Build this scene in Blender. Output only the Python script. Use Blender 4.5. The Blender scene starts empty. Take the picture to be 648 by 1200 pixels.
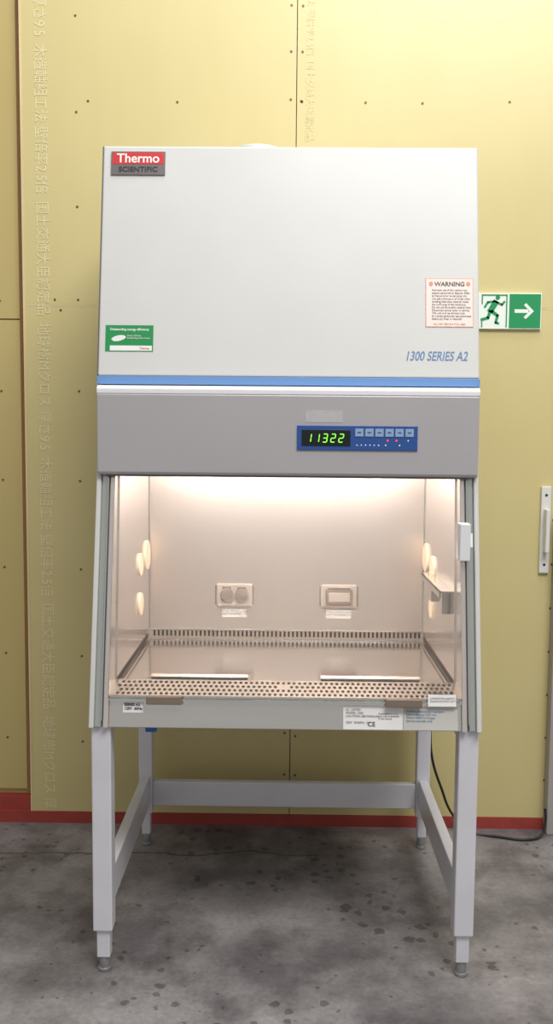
import bpy, bmesh, math, random
from mathutils import Vector, Matrix, Euler
random.seed(4)
S=bpy.context.scene
COL=S.collection
S.view_settings.view_transform='Standard'

# ---------------------------------------------------------------- helpers
def srgb(r,g,b):
    f=lambda c:(c/255/12.92) if c/255<=0.04045 else ((c/255+0.055)/1.055)**2.4
    return (f(r),f(g),f(b),1)

def mat(name,col,rough=.5,metal=0,noise=0,nscale=8,stretch=(1,1,1),bump=0,emit=0,rvar=0,coat=0,aniso=0):
    m=bpy.data.materials.new(name); m.use_nodes=True
    nt=m.node_tree; b=nt.nodes['Principled BSDF']
    b.inputs['Base Color'].default_value=col
    b.inputs['Roughness'].default_value=rough
    b.inputs['Metallic'].default_value=metal
    if coat: b.inputs['Coat Weight'].default_value=coat
    if aniso:
        b.inputs['Anisotropic'].default_value=aniso
        cx=nt.nodes.new('ShaderNodeCombineXYZ'); cx.inputs[2].default_value=1
        nt.links.new(cx.outputs[0],b.inputs['Tangent'])
    if emit:
        b.inputs['Emission Color'].default_value=col
        b.inputs['Emission Strength'].default_value=emit
    if noise or bump or rvar:
        tc=nt.nodes.new('ShaderNodeTexCoord'); mp=nt.nodes.new('ShaderNodeMapping')
        mp.inputs['Scale'].default_value=stretch
        nz=nt.nodes.new('ShaderNodeTexNoise'); nz.inputs['Scale'].default_value=nscale
        nz.inputs['Detail'].default_value=4
        nt.links.new(tc.outputs['Object'],mp.inputs[0]); nt.links.new(mp.outputs[0],nz.inputs['Vector'])
        if noise:
            r=nt.nodes.new('ShaderNodeValToRGB')
            r.color_ramp.elements[0].position=.2; r.color_ramp.elements[1].position=.8
            r.color_ramp.elements[0].color=tuple(c*(1-noise) for c in col[:3])+(1,)
            r.color_ramp.elements[1].color=tuple(min(1,c*(1+noise)) for c in col[:3])+(1,)
            nt.links.new(nz.outputs['Fac'],r.inputs[0]); nt.links.new(r.outputs[0],b.inputs['Base Color'])
        if rvar:
            mr=nt.nodes.new('ShaderNodeMapRange')
            mr.inputs['To Min'].default_value=max(.02,rough-rvar); mr.inputs['To Max'].default_value=rough+rvar
            nt.links.new(nz.outputs['Fac'],mr.inputs[0]); nt.links.new(mr.outputs[0],b.inputs['Roughness'])
        if bump:
            bp=nt.nodes.new('ShaderNodeBump'); bp.inputs['Strength'].default_value=bump
            bp.inputs['Distance'].default_value=.01
            nt.links.new(nz.outputs['Fac'],bp.inputs['Height']); nt.links.new(bp.outputs[0],b.inputs['Normal'])
    return m

def empty(name,loc=(0,0,0)):
    e=bpy.data.objects.new(name,None); e.location=loc; e.empty_display_size=.1; COL.objects.link(e); return e

def setp(o,p):
    if p is not None:
        o.parent=p; o.matrix_parent_inverse=Matrix.Translation(-Vector(p.location))

def mesh_obj(name,verts,faces,m,parent=None,bevel=0,smooth=False):
    me=bpy.data.meshes.new(name); me.from_pydata([tuple(v) for v in verts],[],faces); me.update()
    bm=bmesh.new(); bm.from_mesh(me); bmesh.ops.recalc_face_normals(bm,faces=bm.faces) if len(faces)>1 and bevel>=0 else None
    bm.to_mesh(me); bm.free()
    me.materials.append(m)
    if smooth:
        for p in me.polygons:p.use_smooth=True
    o=bpy.data.objects.new(name,me); COL.objects.link(o); setp(o,parent)
    if bevel>0:
        b=o.modifiers.new('bevel','BEVEL'); b.width=bevel; b.segments=3; b.limit_method='ANGLE'
    return o

def boxdata(x0,x1,y0,y1,z0,z1):
    v=[(x0,y0,z0),(x1,y0,z0),(x1,y1,z0),(x0,y1,z0),(x0,y0,z1),(x1,y0,z1),(x1,y1,z1),(x0,y1,z1)]
    f=[(0,3,2,1),(4,5,6,7),(0,1,5,4),(1,2,6,5),(2,3,7,6),(3,0,4,7)]
    return v,f
def box(name,x0,x1,y0,y1,z0,z1,m,parent=None,bevel=0):
    v,f=boxdata(x0,x1,y0,y1,z0,z1); return mesh_obj(name,v,f,m,parent,bevel)
def multi(name,boxes,m,parent=None,bevel=0):
    V=[];F=[]
    for b in boxes:
        v,f=boxdata(*b); n=len(V); V+=v; F+=[tuple(i+n for i in q) for q in f]
    return mesh_obj(name,V,F,m,parent,bevel)
def prism(name,prof,x0,x1,m,parent=None,bevel=0):
    n=len(prof)
    V=[(x0,y,z) for y,z in prof]+[(x1,y,z) for y,z in prof]
    F=[tuple(range(n)),tuple(range(2*n-1,n-1,-1))]+[(i,(i+1)%n,(i+1)%n+n,i+n) for i in range(n)]
    return mesh_obj(name,V,F,m,parent,bevel)
def discs(name,items,m,parent=None,seg=10):
    V=[];F=[]
    for c,u,v in items:
        c=Vector(c);u=Vector(u);v=Vector(v);n=len(V)
        for k in range(seg):
            a=2*math.pi*k/seg; V.append(c+u*math.cos(a)+v*math.sin(a))
        F.append(tuple(range(n,n+seg)))
    return mesh_obj(name,V,F,m,parent,bevel=-1)
def cyl(name,c,axis,r,h,m,parent=None,seg=40,r2=None,bevel=0):
    bm=bmesh.new()
    bmesh.ops.create_cone(bm,cap_ends=True,segments=seg,radius1=r,radius2=r if r2 is None else r2,depth=h)
    q=Vector((0,0,1)).rotation_difference(Vector(axis).normalized())
    bmesh.ops.transform(bm,matrix=Matrix.Translation(c)@q.to_matrix().to_4x4(),verts=bm.verts)
    me=bpy.data.meshes.new(name); bm.to_mesh(me); bm.free(); me.materials.append(m)
    for p in me.polygons:
        if len(p.vertices)==4:p.use_smooth=True
    o=bpy.data.objects.new(name,me); COL.objects.link(o); setp(o,parent)
    if bevel:
        b=o.modifiers.new('bevel','BEVEL'); b.width=bevel; b.segments=2; b.limit_method='ANGLE'
    return o
def text(name,s,loc,size,m,parent=None,rot=(math.pi/2,0,0),align='LEFT',shear=0,sx=1,bold=0,space=1):
    c=bpy.data.curves.new(name,'FONT'); c.body=s; c.size=size; c.align_x=align; c.shear=shear
    c.extrude=.0001; c.offset=bold; c.space_line=space
    c.materials.append(m); o=bpy.data.objects.new(name,c); COL.objects.link(o)
    o.location=loc; o.rotation_euler=rot; o.scale=(sx,1,1); setp(o,parent); return o
def curve(name,pts,r,m,parent=None):
    c=bpy.data.curves.new(name,'CURVE'); c.dimensions='3D'; c.bevel_depth=r; c.bevel_resolution=3
    s=c.splines.new('BEZIER'); s.bezier_points.add(len(pts)-1)
    for b,p in zip(s.bezier_points,pts):
        b.co=p; b.handle_left_type=b.handle_right_type='AUTO'
    c.materials.append(m); o=bpy.data.objects.new(name,c); COL.objects.link(o); setp(o,parent); return o

SL=.165; SA=math.atan(SL); SL2=.20; SA2=math.atan(SL2)
def fy(h):
    if h<=1.29: return 2.18+(h-.66)*SL2
    if h<=1.545: return 2.306+(h-1.29)*(.020/.255)
    return 2.326+(h-1.545)*SL
TR=(math.pi/2-SA,0,0); TR2=(math.pi/2-SA2,0,0)
def fplate(name,x0,x1,h0,h1,m,parent,off=0,t=.0015):
    a=-off-t; b=-off
    return prism(name,[(fy(h0)+a,h0),(fy(h1)+a,h1),(fy(h1)+b,h1),(fy(h0)+b,h0)],x0,x1,m,parent)

# ---------------------------------------------------------------- materials
M_white=mat('cabinet_powder_coat',srgb(202,202,199),.42,0,noise=.03,nscale=5,bump=.02)
M_trimw=mat('cabinet_white_trim',srgb(224,224,226),.4)
M_console=mat('console_grey_paint',srgb(182,178,180),.38,.3,noise=.03,nscale=4)
M_blue=mat('blue_stripe',srgb(105,145,198),.4)
M_dblue=mat('keypad_blue',srgb(42,80,145),.3)
M_button=mat('button_face',srgb(140,165,195),.4)
M_black=mat('display_black',srgb(14,22,20),.12)
M_dark=mat('dark_hole',srgb(58,48,43),.8)
M_slot=mat('slot_shadow',srgb(80,66,58),.8)
M_green_led=mat('green_led',(.25,1,.08,1),.4,emit=1.0)
M_red_led=mat('red_led',(1,.05,.06,1),.4,emit=1.2)
M_steel=mat('brushed_steel',srgb(222,218,212),.2,.95,noise=.02,nscale=3,stretch=(1,8,40),rvar=.02)
M_liner=mat('steel_liner',srgb(228,219,213),.18,.78,noise=.02,nscale=2,stretch=(3,3,1))
M_back=mat('steel_back_panel',srgb(228,218,212),.30,.78,noise=.02,nscale=2,stretch=(2,2,1),aniso=.4)
M_tray=mat('steel_work_surface',srgb(218,209,202),.14,.93,noise=.03,nscale=3,stretch=(2,12,1),rvar=.02)
M_chan=mat('rail_channel_metal',srgb(198,201,196),.2,.8,noise=.03,nscale=8)
M_gap=mat('rail_gap_seal',srgb(130,132,126),.5)
M_rubber=mat('dark_gasket',srgb(95,92,90),.6)
M_stand=mat('stand_white_paint',srgb(216,215,221),.3,0,noise=.06,nscale=9)
M_foot=mat('foot_galvanised',srgb(150,150,152),.4,.4,noise=.1,nscale=30)
M_label=mat('label_white',srgb(232,230,228),.45)
M_wlabel=mat('warning_label_paper',srgb(228,216,208),.45)
M_lblgrey=mat('label_grey',srgb(196,194,188),.4)
M_ink=mat('label_ink',srgb(45,45,48),.6)
M_inkgrey=mat('label_ink_grey',srgb(95,88,88),.6)
M_orange=mat('label_orange',srgb(222,140,105),.5)
M_green=mat('label_green',srgb(30,138,76),.4)
M_red=mat('label_red',srgb(200,40,42),.4)
M_badge=mat('badge_metal',srgb(140,132,132),.25,.7)
M_inkblue=mat('print_blue',srgb(95,128,172),.5)
M_port=mat('port_plug_cream',srgb(236,220,196),.5)
M_outlet=mat('outlet_cover',srgb(184,173,166),.45)
M_flap=mat('outlet_flap_grey',srgb(156,146,140),.35,.3)
M_clip=mat('sash_handle_bronze',srgb(140,125,110),.3,.6)
M_exitg=mat('exit_green',srgb(35,145,88),.35)
M_exitw=mat('exit_white',srgb(232,240,232),.35)
M_bluev=mat('valve_blue',srgb(45,110,185),.4)
M_cable=mat('cable_black',srgb(30,28,28),.5)
M_screw=mat('screw_head',srgb(120,85,45),.5,.3)
M_wood=mat('board_edge_wood',srgb(215,195,150),.6,noise=.12,nscale=20,stretch=(1,1,.1))
M_edge_dark=mat('board_gap_shadow_wood',srgb(150,112,66),.7,noise=.12,nscale=20,stretch=(1,1,.1))
M_text=mat('board_print',srgb(224,214,168),.4)
M_text2=mat('board_print_faint',srgb(217,205,152),.4)
M_redbase=mat('red_base_paint',srgb(158,62,52),.6,noise=.12,nscale=12)
M_plate=mat('plate_white',srgb(220,220,215),.4)
M_post=mat('post_grey',srgb(165,160,155),.5,noise=.08)
M_lamp=mat('fluorescent_tube',(1,.915,.85,1),.4,emit=66)

def board_mat(name,base,dark):
    m=bpy.data.materials.new(name); m.use_nodes=True; nt=m.node_tree; b=nt.nodes['Principled BSDF']
    tc=nt.nodes.new('ShaderNodeTexCoord')
    n1=nt.nodes.new('ShaderNodeTexNoise'); n1.inputs['Scale'].default_value=1.3; n1.inputs['Detail'].default_value=3
    mp=nt.nodes.new('ShaderNodeMapping'); mp.inputs['Scale'].default_value=(6,1,1.2)
    n2=nt.nodes.new('ShaderNodeTexNoise'); n2.inputs['Scale'].default_value=2; n2.inputs['Detail'].default_value=4
    nt.links.new(tc.outputs['Object'],n1.inputs['Vector']); nt.links.new(tc.outputs['Object'],mp.inputs[0]); nt.links.new(mp.outputs[0],n2.inputs['Vector'])
    ad=nt.nodes.new('ShaderNodeMath'); ad.operation='MULTIPLY_ADD'; ad.inputs[1].default_value=.3
    nt.links.new(n2.outputs['Fac'],ad.inputs[0]); nt.links.new(n1.outputs['Fac'],ad.inputs[2])
    r=nt.nodes.new('ShaderNodeValToRGB'); r.color_ramp.elements[0].position=.4; r.color_ramp.elements[1].position=.9
    r.color_ramp.elements[0].color=dark; r.color_ramp.elements[1].color=base
    nt.links.new(ad.outputs[0],r.inputs[0]); nt.links.new(r.outputs[0],b.inputs['Base Color'])
    b.inputs['Roughness'].default_value=.38
    bp=nt.nodes.new('ShaderNodeBump'); bp.inputs['Strength'].default_value=.08; bp.inputs['Distance'].default_value=.02
    nt.links.new(n1.outputs['Fac'],bp.inputs['Height']); nt.links.new(bp.outputs[0],b.inputs['Normal'])
    return m
M_board=board_mat('yellow_board',srgb(209,196,142),srgb(203,188,131))
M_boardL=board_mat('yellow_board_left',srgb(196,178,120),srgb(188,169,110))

def concrete():
    m=bpy.data.materials.new('concrete_floor'); m.use_nodes=True; nt=m.node_tree; b=nt.nodes['Principled BSDF']
    N=nt.nodes.new; L=nt.links.new
    tc=N('ShaderNodeTexCoord')
    def noise(sc,det=6,ro=.6):
        n=N('ShaderNodeTexNoise'); n.inputs['Scale'].default_value=sc; n.inputs['Detail'].default_value=det; n.inputs['Roughness'].default_value=ro
        L(tc.outputs['Object'],n.inputs['Vector']); return n
    n1=noise(1.9,8,.62); n2=noise(70,4); n3=noise(4.5,8,.7)
    r=N('ShaderNodeValToRGB'); r.color_ramp.elements[0].position=.40; r.color_ramp.elements[1].position=.62
    r.color_ramp.elements[0].color=srgb(108,104,106); r.color_ramp.elements[1].color=srgb(164,159,160)
    L(n1.outputs['Fac'],r.inputs[0])
    def mul(a,fac,colr):
        x=N('ShaderNodeMix'); x.data_type='RGBA'; x.blend_type='MULTIPLY'
        L(fac,x.inputs[0]); L(a,x.inputs[6]); x.inputs[7].default_value=colr; return x.outputs[2]
    r2=N('ShaderNodeMapRange'); r2.inputs['From Min'].default_value=.35; r2.inputs['From Max'].default_value=.65
    L(n2.outputs['Fac'],r2.inputs[0]); c=mul(r.outputs[0],r2.outputs[0],(.82,.82,.82,1))
    r3=N('ShaderNodeMapRange'); r3.inputs['From Min'].default_value=.48; r3.inputs['From Max'].default_value=.62
    L(n3.outputs['Fac'],r3.inputs[0]); c=mul(c,r3.outputs[0],(.66,.65,.65,1))
    # water drips
    nd=noise(30,3)
    mixv=N('ShaderNodeMix'); mixv.data_type='VECTOR'; mixv.inputs[0].default_value=.03
    L(tc.outputs['Object'],mixv.inputs[4]); L(nd.outputs['Color'],mixv.inputs[5])
    v=N('ShaderNodeTexVoronoi'); v.inputs['Scale'].default_value=25; L(mixv.outputs[1],v.inputs['Vector'])
    nm=noise(2.3,2); th=N('ShaderNodeMapRange'); th.inputs['From Min'].default_value=.38; th.inputs['From Max'].default_value=.58
    th.inputs['To Min'].default_value=0; th.inputs['To Max'].default_value=.42; L(nm.outputs['Fac'],th.inputs[0])
    sp=N('ShaderNodeSeparateColor'); L(v.outputs['Color'],sp.inputs[0])
    tm=N('ShaderNodeMath'); tm.operation='MULTIPLY'; L(th.outputs[0],tm.inputs[0]); L(sp.outputs[0],tm.inputs[1])
    lt=N('ShaderNodeMath'); lt.operation='LESS_THAN'; L(v.outputs['Distance'],lt.inputs[0]); L(tm.outputs[0],lt.inputs[1])
    c=mul(c,lt.outputs[0],(.55,.53,.53,1))
    # crack
    sx=N('ShaderNodeSeparateXYZ'); L(tc.outputs['Object'],sx.inputs[0])
    nk=noise(3,5,.6)
    a1=N('ShaderNodeMath'); a1.operation='MULTIPLY_ADD'; a1.inputs[1].default_value=.16; L(nk.outputs['Fac'],a1.inputs[0]); L(sx.outputs['Y'],a1.inputs[2])
    a2=N('ShaderNodeMath'); a2.operation='SUBTRACT'; L(a1.outputs[0],a2.inputs[0]); a2.inputs[1].default_value=2.95
    a3=N('ShaderNodeMath'); a3.operation='ABSOLUTE'; L(a2.outputs[0],a3.inputs[0])
    a4=N('ShaderNodeMath'); a4.operation='LESS_THAN'; L(a3.outputs[0],a4.inputs[0]); a4.inputs[1].default_value=.005
    a5=N('ShaderNodeMath'); a5.operation='LESS_THAN'; L(sx.outputs['X'],a5.inputs[0]); a5.inputs[1].default_value=.12
    a6=N('ShaderNodeMath'); a6.operation='MULTIPLY'; L(a4.outputs[0],a6.inputs[0]); L(a5.outputs[0],a6.inputs[1])
    c=mul(c,a6.outputs[0],(.45,.42,.42,1))
    L(c,b.inputs['Base Color'])
    b.inputs['Roughness'].default_value=.5
    bp=N('ShaderNodeBump'); bp.inputs['Strength'].default_value=.15; bp.inputs['Distance'].default_value=.005
    L(n2.outputs['Fac'],bp.inputs['Height']); L(bp.outputs[0],b.inputs['Normal'])
    return m
M_conc=concrete()

def glass():
    m=bpy.data.materials.new('sash_glass'); m.use_nodes=True; nt=m.node_tree
    nt.nodes.clear(); N=nt.nodes.new
    o=N('ShaderNodeOutputMaterial'); mx=N('ShaderNodeMixShader'); t=N('ShaderNodeBsdfTransparent'); g=N('ShaderNodeBsdfGlossy')
    f=N('ShaderNodeFresnel'); f.inputs[0].default_value=1.45
    t.inputs[0].default_value=(.98,.99,.98,1); g.inputs['Roughness'].default_value=.03
    nt.links.new(f.outputs[0],mx.inputs[0]); nt.links.new(t.outputs[0],mx.inputs[1]); nt.links.new(g.outputs[0],mx.inputs[2]); nt.links.new(mx.outputs[0],o.inputs[0])
    return m
M_glass=glass()

# ---------------------------------------------------------------- room
box('floor',-4,4,-4,3.3,-.1,0,M_conc)
WY=3.10
wall=box('wall_back',-4,4,3.15,3.3,0,3.8,M_boardL)
SE=-.902
for i,(x0,x1,z0,z1) in enumerate([(SE,.018,.042,1.832),(SE,.018,1.835,3.7),(.021,.94,.042,1.832),(.021,1.9,1.835,3.7),(.943,1.9,.042,1.832)]):
    box('sheathing_board_%d'%(i+1),x0,x1,WY,3.148,z0,z1,M_board,wall)
for i,(x0,x1,z0,z1) in enumerate([(-2.0,SE-.03,.11,1.785),(-2.0,SE-.03,1.79,3.7)]):
    box('recessed_board_%d'%(i+1),x0,x1,3.135,3.149,z0,z1,M_boardL,wall)
box('board_gap_batten',SE-.03,SE-.005,3.138,3.149,.09,3.7,M_edge_dark,wall)
box('board_edge_strip',SE-.007,SE,WY-.002,3.149,.042,3.7,M_wood,wall)
box('board_joint_strip',SE,.94,WY-.0006,WY,1.829,1.8345,M_wood,wall)
box('baseboard_back',-4,4,WY-.004,3.149,0,.0415,M_redbase)
box('baseboard_back_left',-4,SE-.008,WY+.012,3.149,.0415,.088,M_redbase)
its=[]
def scr(x,z,y=WY): its.append(((x,y-.0008,z),(.0045,0,0),(0,0,.0045)))
for x in (-.68,-.38,.035,.25,.44,.73): scr(x,2.51+random.uniform(-.008,.008))
for z in [.18+.155*k for k in range(24)]:
    scr(.000,z+random.uniform(-.01,.01)); scr(.038,z+random.uniform(-.01,.01))
    if z<1.8: scr(.925,z)
for x in [-.8+.16*k for k in range(12)]:
    scr(x,1.85); scr(x+.02,1.815)
for z in [.3+.31*k for k in range(10)]:
    scr(-.72,z); scr(-1.0,z,3.135)
discs('board_screws',its,M_screw,wall,8)
JP="地球樹Mクロス 厚さ9.5  木造軸組工法 壁倍率2.5倍  国土交通大臣認定品  "
text('board_print_column_1',JP*2+JP[:24],(-.857,WY-.001,3.15),.050,M_text,wall,rot=(math.pi/2,math.pi/2,0),sx=.85)
text('board_print_column_2',JP*3,(.052,WY-.001,3.3),.034,M_text2,wall,rot=(math.pi/2,math.pi/2,0),sx=.85)

sw=empty('wall_mounting_plate',(.895,WY,1.075))
box('plate',.878,.912,WY-.012,WY,.925,1.227,M_plate,sw,.003)
discs('plate_holes',[((.895,WY-.0125,.955),(.005,0,0),(0,0,.005)),((.895,WY-.0125,1.197),(.005,0,0),(0,0,.005))],M_dark,sw)
box('plate_handle',.888,.902,WY-.045,WY-.012,1.0,1.15,M_plate,sw,.003)
box('wall_post',.925,1.05,WY-.05,WY-.004,0,1.12,M_post,None,.004)

# ---------------------------------------------------------------- exit sign
ex=empty('exit_sign',(.73,WY,1.82))
box('sign_panel',.60,.856,WY-.012,WY,1.761,1.881,M_exitw,ex,.001)
box('sign_green_half',.747,.853,WY-.0128,WY-.012,1.764,1.878,M_exitg,ex)
ey=WY-.0135
def poly(name,pts,m,par,y=ey):
    return mesh_obj(name,[(x,y,z) for x,z in pts],[tuple(range(len(pts)))],m,par,bevel=-1)
poly('arrow_shaft',[(.765,1.815),(.812,1.815),(.812,1.827),(.765,1.827)],M_exitw,ex)
poly('arrow_head',[(.803,1.848),(.830,1.821),(.803,1.794),(.796,1.801),(.816,1.821),(.796,1.841)],M_exitw,ex)
def strokes(name,segs,m,par):
    V=[];F=[]
    for (x0,z0),(x1,z1),w in segs:
        d=Vector((x1-x0,z1-z0)); n=Vector((-d.y,d.x)).normalized()*w/2; k=len(V)
        e=d.normalized()*w*.3
        for sx,sz in ((x0+n.x-e.x,z0+n.y-e.y),(x0-n.x-e.x,z0-n.y-e.y),(x1-n.x+e.x,z1-n.y+e.y),(x1+n.x+e.x,z1+n.y+e.y)): V.append((sx,ey,sz))
        F.append((k,k+1,k+2,k+3))
    mesh_obj(name,V,F,m,par,bevel=-1)
strokes('running_figure',[((.700,1.850),(.684,1.822),.020),((.700,1.852),(.722,1.842),.007),((.722,1.842),(.730,1.852),.007),
  ((.696,1.853),(.674,1.850),.007),((.674,1.850),(.664,1.834),.007),
  ((.688,1.820),(.708,1.806),.010),((.708,1.806),(.702,1.782),.009),((.702,1.782),(.712,1.780),.007),
  ((.682,1.820),(.676,1.798),.010),((.676,1.798),(.654,1.792),.009)],M_exitg,ex)
discs('running_figure_head',[((.707,ey,1.866),(.0075,0,0),(0,0,.0075))],M_exitg,ex,16)
strokes('door_outline',[((.738,1.874),(.738,1.768),.004),((.655,1.874),(.738,1.874),.004),((.655,1.874),(.655,1.845),.004),((.655,1.785),(.655,1.768),.004)],M_exitg,ex)

# ---------------------------------------------------------------- stand
st=empty('cabinet_stand',(0,2.6,0))
HW=.49; LW=.05
def leg(n,x0,x1,y0,y1):
    box('leg_%d'%n,x0,x1,y0,y1,.115,.66,M_stand,st,.004)
    cx=(x0+x1)/2; cy=(y0+y1)/2; w=(x1-x0)/2-.008
    box('leg_insert_%d'%n,cx-w,cx+w,cy-w,cy+w,.04,.118,M_stand,st,.003)
    cyl('foot_%d'%n,(cx,cy,.0225),(0,0,1),.014,.045,M_foot,st,seg=24,bevel=.002)
    cyl('foot_pad_%d'%n,(cx,cy,.005),(0,0,1),.017,.010,M_foot,st,seg=24,bevel=.002)
leg(1,-HW,-HW+LW,2.20,2.20+LW); leg(2,HW-LW,HW,2.20,2.20+LW)
leg(3,-HW,-HW+.045,2.92,2.965); leg(4,HW-.045,HW,2.92,2.965)
box('rear_crossbar',-HW+.045,HW-.045,2.93,2.955,.14,.225,M_stand,st,.003)
for n,s in ((1,-1),(2,1)):
    a,b=sorted((s*(HW-.008),s*(HW-.038)))
    box('side_crossbar_%d'%n,a,b,2.25,2.92,.150,.245,M_stand,st,.003)
    box('top_side_rail_%d'%n,a,b,2.25,2.92,.61,.66,M_stand,st,.003)
box('top_rear_rail',-HW+.045,HW-.045,2.925,2.96,.60,.66,M_stand,st,.003)

# ---------------------------------------------------------------- cabinet
cb=empty('biosafety_cabinet',(0,2.6,.66))
W=.4925
prism('upper_housing',[(fy(1.545),1.545),(fy(2.152),2.152),(2.97,2.152),(2.97,1.545)],-W,W,M_white,cb,.005)
prism('housing_edge_left',[(fy(1.545)-.001,1.545),(fy(2.15)-.001,2.15),(fy(2.15)+.02,2.15),(fy(1.545)+.02,1.545)],-W-.0012,-W+.0008,M_rubber,cb)
prism('blue_stripe',[(fy(1.524)-.002,1.524),(fy(1.545)-.002,1.545),(2.96,1.545),(2.96,1.524)],-W-.001,W+.001,M_blue,cb,.001)
cyl('exhaust_collar',(-.095,2.70,2.188),(0,0,1),.075,.070,M_white,cb,seg=48,bevel=.004)
CW=.487
prism('console_top_trim',[(2.289,1.498),(2.289,1.512),(2.296,1.520),(2.36,1.520),(2.36,1.498)],-CW-.001,CW+.001,M_trimw,cb,.003)
prism('control_console',[(2.293,1.292),(2.289,1.300),(2.288,1.498),(2.36,1.498),(2.36,1.292)],-CW,CW,M_console,cb,.003)
box('console_lower_gasket',-CW+.02,CW-.02,2.296,2.355,1.288,1.292,M_rubber,cb)
CY=2.288
box('keypad_panel',.024,.331,CY-.003,CY,1.359,1.422,M_dblue,cb,.002)
box('display_window',.036,.160,CY-.0042,CY-.003,1.370,1.411,M_black,cb,.001)
segm={'1':'bc','2':'abged','3':'abgcd','0':'abcdef'}
def seg7(ch,x,z,w,h,t):
    out=[];P={'a':((0,h),(w,h)),'b':((w,h),(w,h/2)),'c':((w,h/2),(w,0)),'d':((0,0),(w,0)),'e':((0,0),(0,h/2)),'f':((0,h/2),(0,h)),'g':((0,h/2),(w,h/2))}
    for s in segm[ch]:
        (ax,az),(bx,bz)=P[s]; d=Vector((bx-ax,bz-az)); l=d.length; d/=l; n=Vector((-d.y,d.x))*t/2
        a=Vector((ax,az))+d*t*.35; b=Vector((bx,bz))-d*t*.35
        out.append([(x+q.x+.13*q.y,z+q.y) for q in (a+n,a-n,b-n,b+n)])
    return out
V=[];F=[]
for i,ch in enumerate('11322'):
    for q in seg7(ch,.048+i*.0205,1.380,.0105,.0205,.0022):
        k=len(V); V+=[(x,CY-.0046,z) for x,z in q]; F.append((k,k+1,k+2,k+3))
mesh_obj('display_digits',V,F,M_green_led,cb,bevel=-1)
multi('keypad_buttons',[(.172+i*.0255,.172+i*.0255+.021,CY-.0045,CY-.003,1.395,1.415) for i in range(6)],M_button,cb)
multi('button_symbols',[(.178+i*.0255,.178+i*.0255+.009,CY-.005,CY-.0045,1.4035,1.4065) for i in range(6)],M_dblue,cb)
discs('indicator_dots',[((.177+i*.011,CY-.0034,1.373),(.0018,0,0),(0,0,.0018)) for i in range(6)],M_label,cb)
discs('red_indicators',[((x,CY-.0034,z),(.0024,0,0),(0,0,.0024)) for x,z in ((.255,1.385),(.277,1.385))],M_red_led,cb)
discs('white_indicators',[((x,CY-.0034,z),(.002,0,0),(0,0,.002)) for x,z in ((.307,1.385),(.250,1.373),(.285,1.373))],M_label,cb)
# badge
fplate('badge_plate',-.470,-.328,2.074,2.136,M_badge,cb,0,.004)
fplate('badge_red_field',-.466,-.332,2.102,2.133,M_red,cb,.004,.0006)
text('badge_text_upper','Thermo',(-.399,fy(2.108)-.0056,2.1065),.034,M_label,cb,TR,'CENTER',bold=.0006)
text('badge_text_lower','SCIENTIFIC',(-.399,fy(2.083)-.0052,2.0825),.0185,M_ink,cb,TR,'CENTER',bold=.0004,sx=1.12)
# warning label
fplate('warning_label_border',.354,.477,1.678,1.805,M_orange,cb,0,.001)
fplate('warning_label',.3555,.4755,1.6795,1.8035,M_wlabel,cb,.001,.0005)
text('warning_title','WARNING',(.416,fy(1.786)-.0022,1.785),.016,M_inkgrey,cb,TR,'CENTER',bold=.0004)
body="\n".join(["Improper use of this cabinet may","expose personnel to hazards. Refer","to manual prior to servicing unit.","Use safe practices at all times when","handling hazardous material inside","the work area of this enclosure","Do not use flammable material here","Disconnect power prior to service","This unit is to be serviced only","by trained personnel; decontaminate","before any filter is removed"])
text('warning_body',body,(.370,fy(1.772)-.0020,1.772),.0076,M_inkgrey,cb,TR,'LEFT',space=1.0,sx=.9)
text('warning_foot','DO NOT REMOVE THIS LABEL',(.416,fy(1.684)-.0022,1.684),.0062,M_orange,cb,TR,'CENTER')
discs('warning_hazard_marks',[((x,fy(1.791)-.0022,1.791),(.0055,0,0),(0,.0055*math.sin(SA),.0055)) for x in (.368,.464)],M_orange,cb,16)
# green label
fplate('energy_label',-.474,-.350,1.609,1.677,M_green,cb,0,.001)
fplate('energy_label_white',-.462,-.353,1.611,1.624,M_label,cb,.001,.0004)
text('energy_label_title','Outstanding energy efficiency',(-.412,fy(1.664)-.0016,1.6635),.0085,M_label,cb,TR,'CENTER',bold=.0002)
text('energy_label_text','Green Choice\nRedefining performance',(-.418,fy(1.648)-.0016,1.648),.0062,M_label,cb,TR,'LEFT')
discs('energy_label_leaf',[((-.440,fy(1.643)-.0016,1.643),(.019,0,.004),(-.002,0.001,.007))],M_label,cb,20)
text('energy_label_mark','Thermo',(-.372,fy(1.614)-.0018,1.6145),.008,M_red,cb,TR,'CENTER')
text('series_text','1300 SERIES A2',(.300,fy(1.592)-.0006,1.5915),.034,M_inkblue,cb,TR,'LEFT',shear=.25,bold=.0004,sx=.73)
M_res=mat('tape_residue',srgb(187,183,185),.5,.2,noise=.05,nscale=60)
box('tape_residue',.045,.14,CY-.0004,CY,1.43,1.46,M_res,cb)

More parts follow.
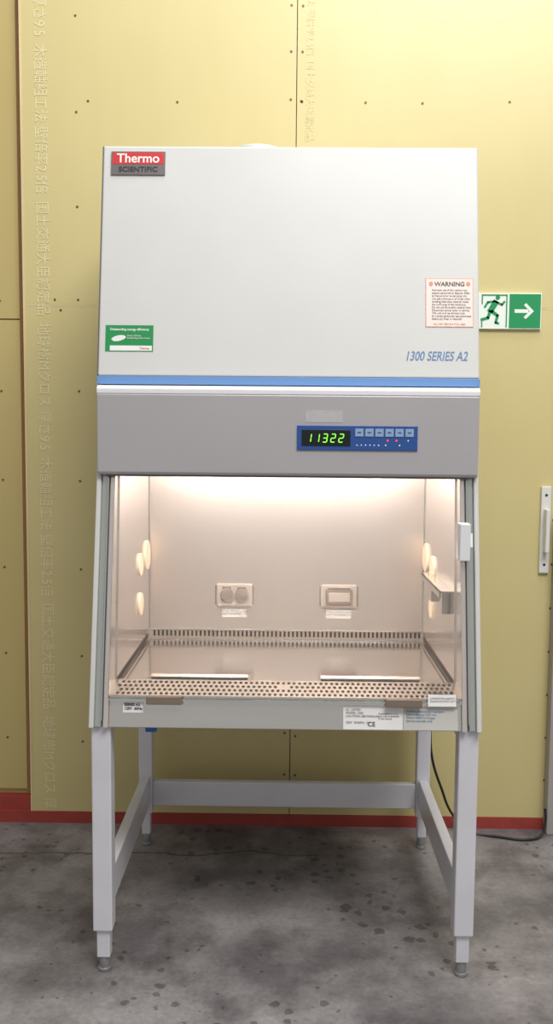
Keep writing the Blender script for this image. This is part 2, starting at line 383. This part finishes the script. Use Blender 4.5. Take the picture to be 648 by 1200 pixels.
# side walls
for n,s in ((1,-1),(2,1)):
    def pr(name,xa,xb,off,m,bev=.003,h0=.66,h1=1.524):
        a,b=sorted((s*xa,s*xb))
        return prism(name,[(fy(h0)+off,h0),(fy(1.29)+off,1.29),(fy(h1)+off+.004,h1),(2.968,h1),(2.968,h0)],a,b,m,cb,bev)
    pr('side_panel_%d'%n,.480,W,0,M_white)
    pr('sash_channel_%d'%n,.462,.480,.008,M_chan)
    pr('sash_channel_gap_%d'%n,.457,.462,.018,M_gap,0)
    pr('side_liner_%d'%n,.444,.457,.004,M_liner,.002)
    a,b=sorted((s*.4405,s*.4445))
    prism('interior_side_%d'%n,[(2.29,.736),(fy(1.29)+.06,1.4),(2.85,1.4),(2.85,.736)],a,b,M_liner,cb)
    for k,(py,ph,r) in enumerate(((2.79,1.016,.046),(2.66,1.005,.034),(2.66,.885,.034))):
        cyl('port_plug_%d_%d'%(n,k+1),(s*.438,py,ph),(1,0,0),r,.008,M_port,cb,bevel=.002)
box('interior_back',-.444,.444,2.85,2.965,.66,1.52,M_back,cb)
box('chamber_ceiling',-.444,.444,2.36,2.85,1.40,1.52,M_liner,cb)
box('chamber_base',-.444,.444,2.27,2.85,.662,.734,M_steel,cb)
box('work_tray',-.436,.436,2.280,2.830,.734,.7385,M_tray,cb,.002)
multi('tray_edge_ribs',[(-.436,-.431,2.285,2.828,.7385,.7425),(.431,.436,2.285,2.828,.7385,.7425),(-.431,.431,2.822,2.828,.7385,.7425)],M_steel,cb,.001)
for n,(a,b) in enumerate(((-.35,-.098),(.093,.35))):
    prism('tray_lift_lip_%d'%(n+1),[(2.284,.7385),(2.284,.7665),(2.302,.7685),(2.302,.7665),(2.287,.7645),(2.287,.7385)],a,b,M_steel,cb)
sl=[]
for i in range(64):
    x=-.428+i*.0136
    sl.append((x,x+.0062,2.8488,2.850,.745,.763))
multi('rear_slots',sl,M_slot,cb)
box('rear_slot_rib',-.44,.44,2.843,2.85,.7655,.7695,M_steel,cb,.001)
multi('side_slots',[(s*.4395-.0006,s*.4395+.0006,2.30+i*.0136,2.3062+i*.0136,.747,.761) for s in (-1,1) for i in range(38)],M_slot,cb)
multi('corner_seams',[(-.441,-.438,2.846,2.85,.77,1.4),(.438,.441,2.846,2.85,.77,1.4)],M_gap,cb)
# front grille + fascia
g0=(fy(.738)+.012,.738); g1=(2.278,.7605)
prism('front_grille',[g0,g1,(2.278,.70),(g0[0],.70)],-.444,.444,M_steel,cb)
hl=[]
d=Vector((0,g1[0]-g0[0],g1[1]-g0[1])); nrm=Vector((0,-d.z,d.y)).normalized(); du=d.normalized()
for r in range(4):
    for i in range(62):
        x=-.425+i*.0138+(.0069 if r%2 else 0)
        if x>.43: continue
        if abs(x+.004)<.02 and r==2: continue
        p=Vector((x,g0[0],g0[1]))+d*((r+.6)/4.3)+nrm*.0005
        hl.append((p,(.0042,0,0),du*.0050))
discs('grille_perforations',hl,M_dark,cb,10)
prism('front_fascia',[(fy(.66)+.010,.66),(fy(.738)+.012,.738),(2.24,.735),(2.24,.66)],-.444,.444,M_steel,cb,.002)
# sash
pf=lambda a,b:[(fy(a)-.002,a),(fy(b)-.002,b),(fy(b)+.003,b),(fy(a)+.003,a)]
prism('sash_glass',pf(.733,1.288),-.4435,.4435,M_glass,cb)
prism('sash_bottom_edge',pf(.729,.7335),-.4435,.4435,M_chan,cb)
for n,(a,b) in enumerate(((-.348,-.258),(.252,.343))):
    prism('sash_handle_%d'%(n+1),[(fy(.722)-.010,.722),(fy(.742)-.010,.742),(fy(.742)+.003,.742),(fy(.722)+.003,.722)],a,b,M_clip,cb,.002)
box('sash_sensor',.437,.464,fy(1.08)-.02,fy(1.08)+.02,1.083,1.178,M_trimw,cb,.003)
fplate('sensor_tag',.464,.477,1.115,1.15,M_label,cb,-.007,.001)
prism('sash_rod_left',pf(.68,1.285),-.462,-.459,M_chan,cb)
prism('sash_rod_right',pf(.68,1.285),.459,.462,M_chan,cb)
def flab(name,x0,x1,h0,h1,m,off=-.010): return fplate(name,x0,x1,h0,h1,m,cb,off,.001)
flab('serial_label',-.408,-.357,.697,.722,M_label)
text('serial_label_text','SERIES A2\n120V  60Hz',(-.405,fy(.714)+.0082,.7135),.0095,M_ink,cb,TR2,'LEFT',bold=.0003)
flab('rating_label',.147,.296,.663,.719,M_label)
text('rating_label_text','UL  LISTED\nMODEL 1300\nCAUTION: SEE MANUAL\n\n220V  50/60Hz  5A',(.153,fy(.708)+.0082,.708),.0078,M_inkgrey,cb,TR2,'LEFT')
text('rating_ce_mark','CE',(.208,fy(.671)+.0082,.671),.016,M_ink,cb,TR2,'LEFT',bold=.0002)
text('rating_label_text_2','Assembled in U.S.A.\nUse only as directed\nin the manual',(.235,fy(.700)+.0082,.700),.0062,M_inkgrey,cb,TR2,'LEFT')
flab('spec_label',.298,.434,.663,.719,M_lblgrey)
text('spec_label_text','\n'.join(['Airflow certified per standard','Inflow velocity 0.53 m/s','Filters HEPA H14 type','Service annually only']),(.305,fy(.705)+.0082,.706),.0078,M_inkblue,cb,TR2,'LEFT')
fplate('glass_label',.358,.428,.724,.752,M_label,cb,.002,.0006)
text('glass_label_text','LAMINATED SAFETY\nGLASS DO NOT LIFT',(.363,fy(.742)-.0034,.741),.0068,M_inkgrey,cb,TR2,'LEFT')

# outlets on back wall
IB=2.85
def outlet(n,x0,x1,kind):
    box('outlet_box_%d'%n,x0,x1,IB-.012,IB,.843,.919,M_outlet,cb,.006)
    cx=(x0+x1)/2
    multi('outlet_bracket_%d'%n,[(x0-.004,x1+.004,IB-.004,IB,.849,.913)],M_gap,cb,.002)
    if kind==0:
        for k,dx in enumerate((-.024,.024)):
            cyl('outlet_flap_%d_%d'%(n,k),(cx+dx,IB-.016,.884),(0,1,0),.021,.010,M_flap,cb,bevel=.002)
            box('outlet_hinge_%d_%d'%(n,k),cx+dx-.014,cx+dx+.014,IB-.018,IB-.010,.903,.912,M_flap,cb,.002)
    else:
        box('outlet_flap_%d'%n,cx-.042,cx+.042,IB-.022,IB-.012,.858,.906,M_flap,cb,.004)
        box('outlet_flap_inset_%d'%n,cx-.034,cx+.034,IB-.024,IB-.021,.865,.895,M_outlet,cb,.002)
        box('outlet_hinge_%d'%n,cx-.036,cx+.036,IB-.024,IB-.012,.906,.913,M_flap,cb,.002)
    box('outlet_label_%d'%n,cx-.040,cx+.040,IB-.001,IB,.808,.836,M_label,cb)
    text('outlet_label_text_%d'%n,'TOTAL OUTLET LOAD\nNOT TO EXCEED 5A',(cx,IB-.0014,.825),.0085,M_inkgrey,cb,align='CENTER')
outlet(1,-.224,-.108,0); outlet(2,.112,.228,1)
multi('side_shelf_bracket',[(.405,.4405,2.34,2.66,.985,.989),(.405,.409,2.34,2.66,.970,.989),(.420,.4405,2.38,2.42,.92,.985),(.420,.4405,2.56,2.60,.92,.985)],M_steel,cb,.001)
cyl('fluorescent_tube',(0,2.43,1.345),(1,0,0),.013,.82,M_lamp,cb,seg=20)
box('lamp_fixture',-.43,.43,2.40,2.46,1.375,1.40,M_trimw,cb,.003)
multi('lamp_holders',[(-.428,-.41,2.415,2.445,1.33,1.376),(.41,.428,2.415,2.445,1.33,1.376)],M_trimw,cb,.002)
cyl('drain_pipe',(-.352,2.32,.640),(0,0,1),.008,.04,M_foot,cb,seg=20)
box('drain_valve_handle',-.368,-.338,2.295,2.312,.612,.640,M_bluev,cb,.004)

# ---------------------------------------------------------------- cable
curve('power_cable',[(.50,3.0,.62),(.505,3.03,.40),(.515,3.04,.28),(.55,3.04,.17),(.60,3.06,.06),(.66,3.05,.006),(.75,3.02,.006),(.84,3.0,.006),(.895,3.02,.01),(.915,3.035,.05),(.915,3.04,.10)],.0045,M_cable)

# ---------------------------------------------------------------- light
w=bpy.data.worlds.new('World'); S.world=w; w.use_nodes=True
w.node_tree.nodes['Background'].inputs[0].default_value=(1,.995,.985,1); w.node_tree.nodes['Background'].inputs[1].default_value=.43
def area(name,loc,tgt,sx,sy,e,col):
    l=bpy.data.lights.new(name,'AREA'); l.shape='RECTANGLE'; l.size=sx; l.size_y=sy; l.energy=e; l.color=col
    o=bpy.data.objects.new(name,l); o.location=loc; o.rotation_euler=(Vector(tgt)-Vector(loc)).to_track_quat('-Z','Y').to_euler(); COL.objects.link(o); return o
area('ceiling_light',(1.1,0,4.6),(.2,2.6,1.4),2.4,1.4,158,(1,.985,.965))
area('ceiling_light.001',(.3,2.0,4.8),(.1,2.4,0),2.4,.6,50,(1,.985,.96))

# ---------------------------------------------------------------- camera
c=bpy.data.cameras.new('camera'); cam=bpy.data.objects.new('camera',c); COL.objects.link(cam)
c.sensor_fit='VERTICAL'; c.sensor_height=36; c.lens=1048/1200*36
R=Matrix.Rotation(math.radians(.66),4,'Z')@Matrix.Rotation(math.radians(85),4,'X')@Matrix.Rotation(math.radians(.5),4,'Z')
cam.matrix_world=Matrix.Translation((0,0,1.4))@R
S.camera=cam
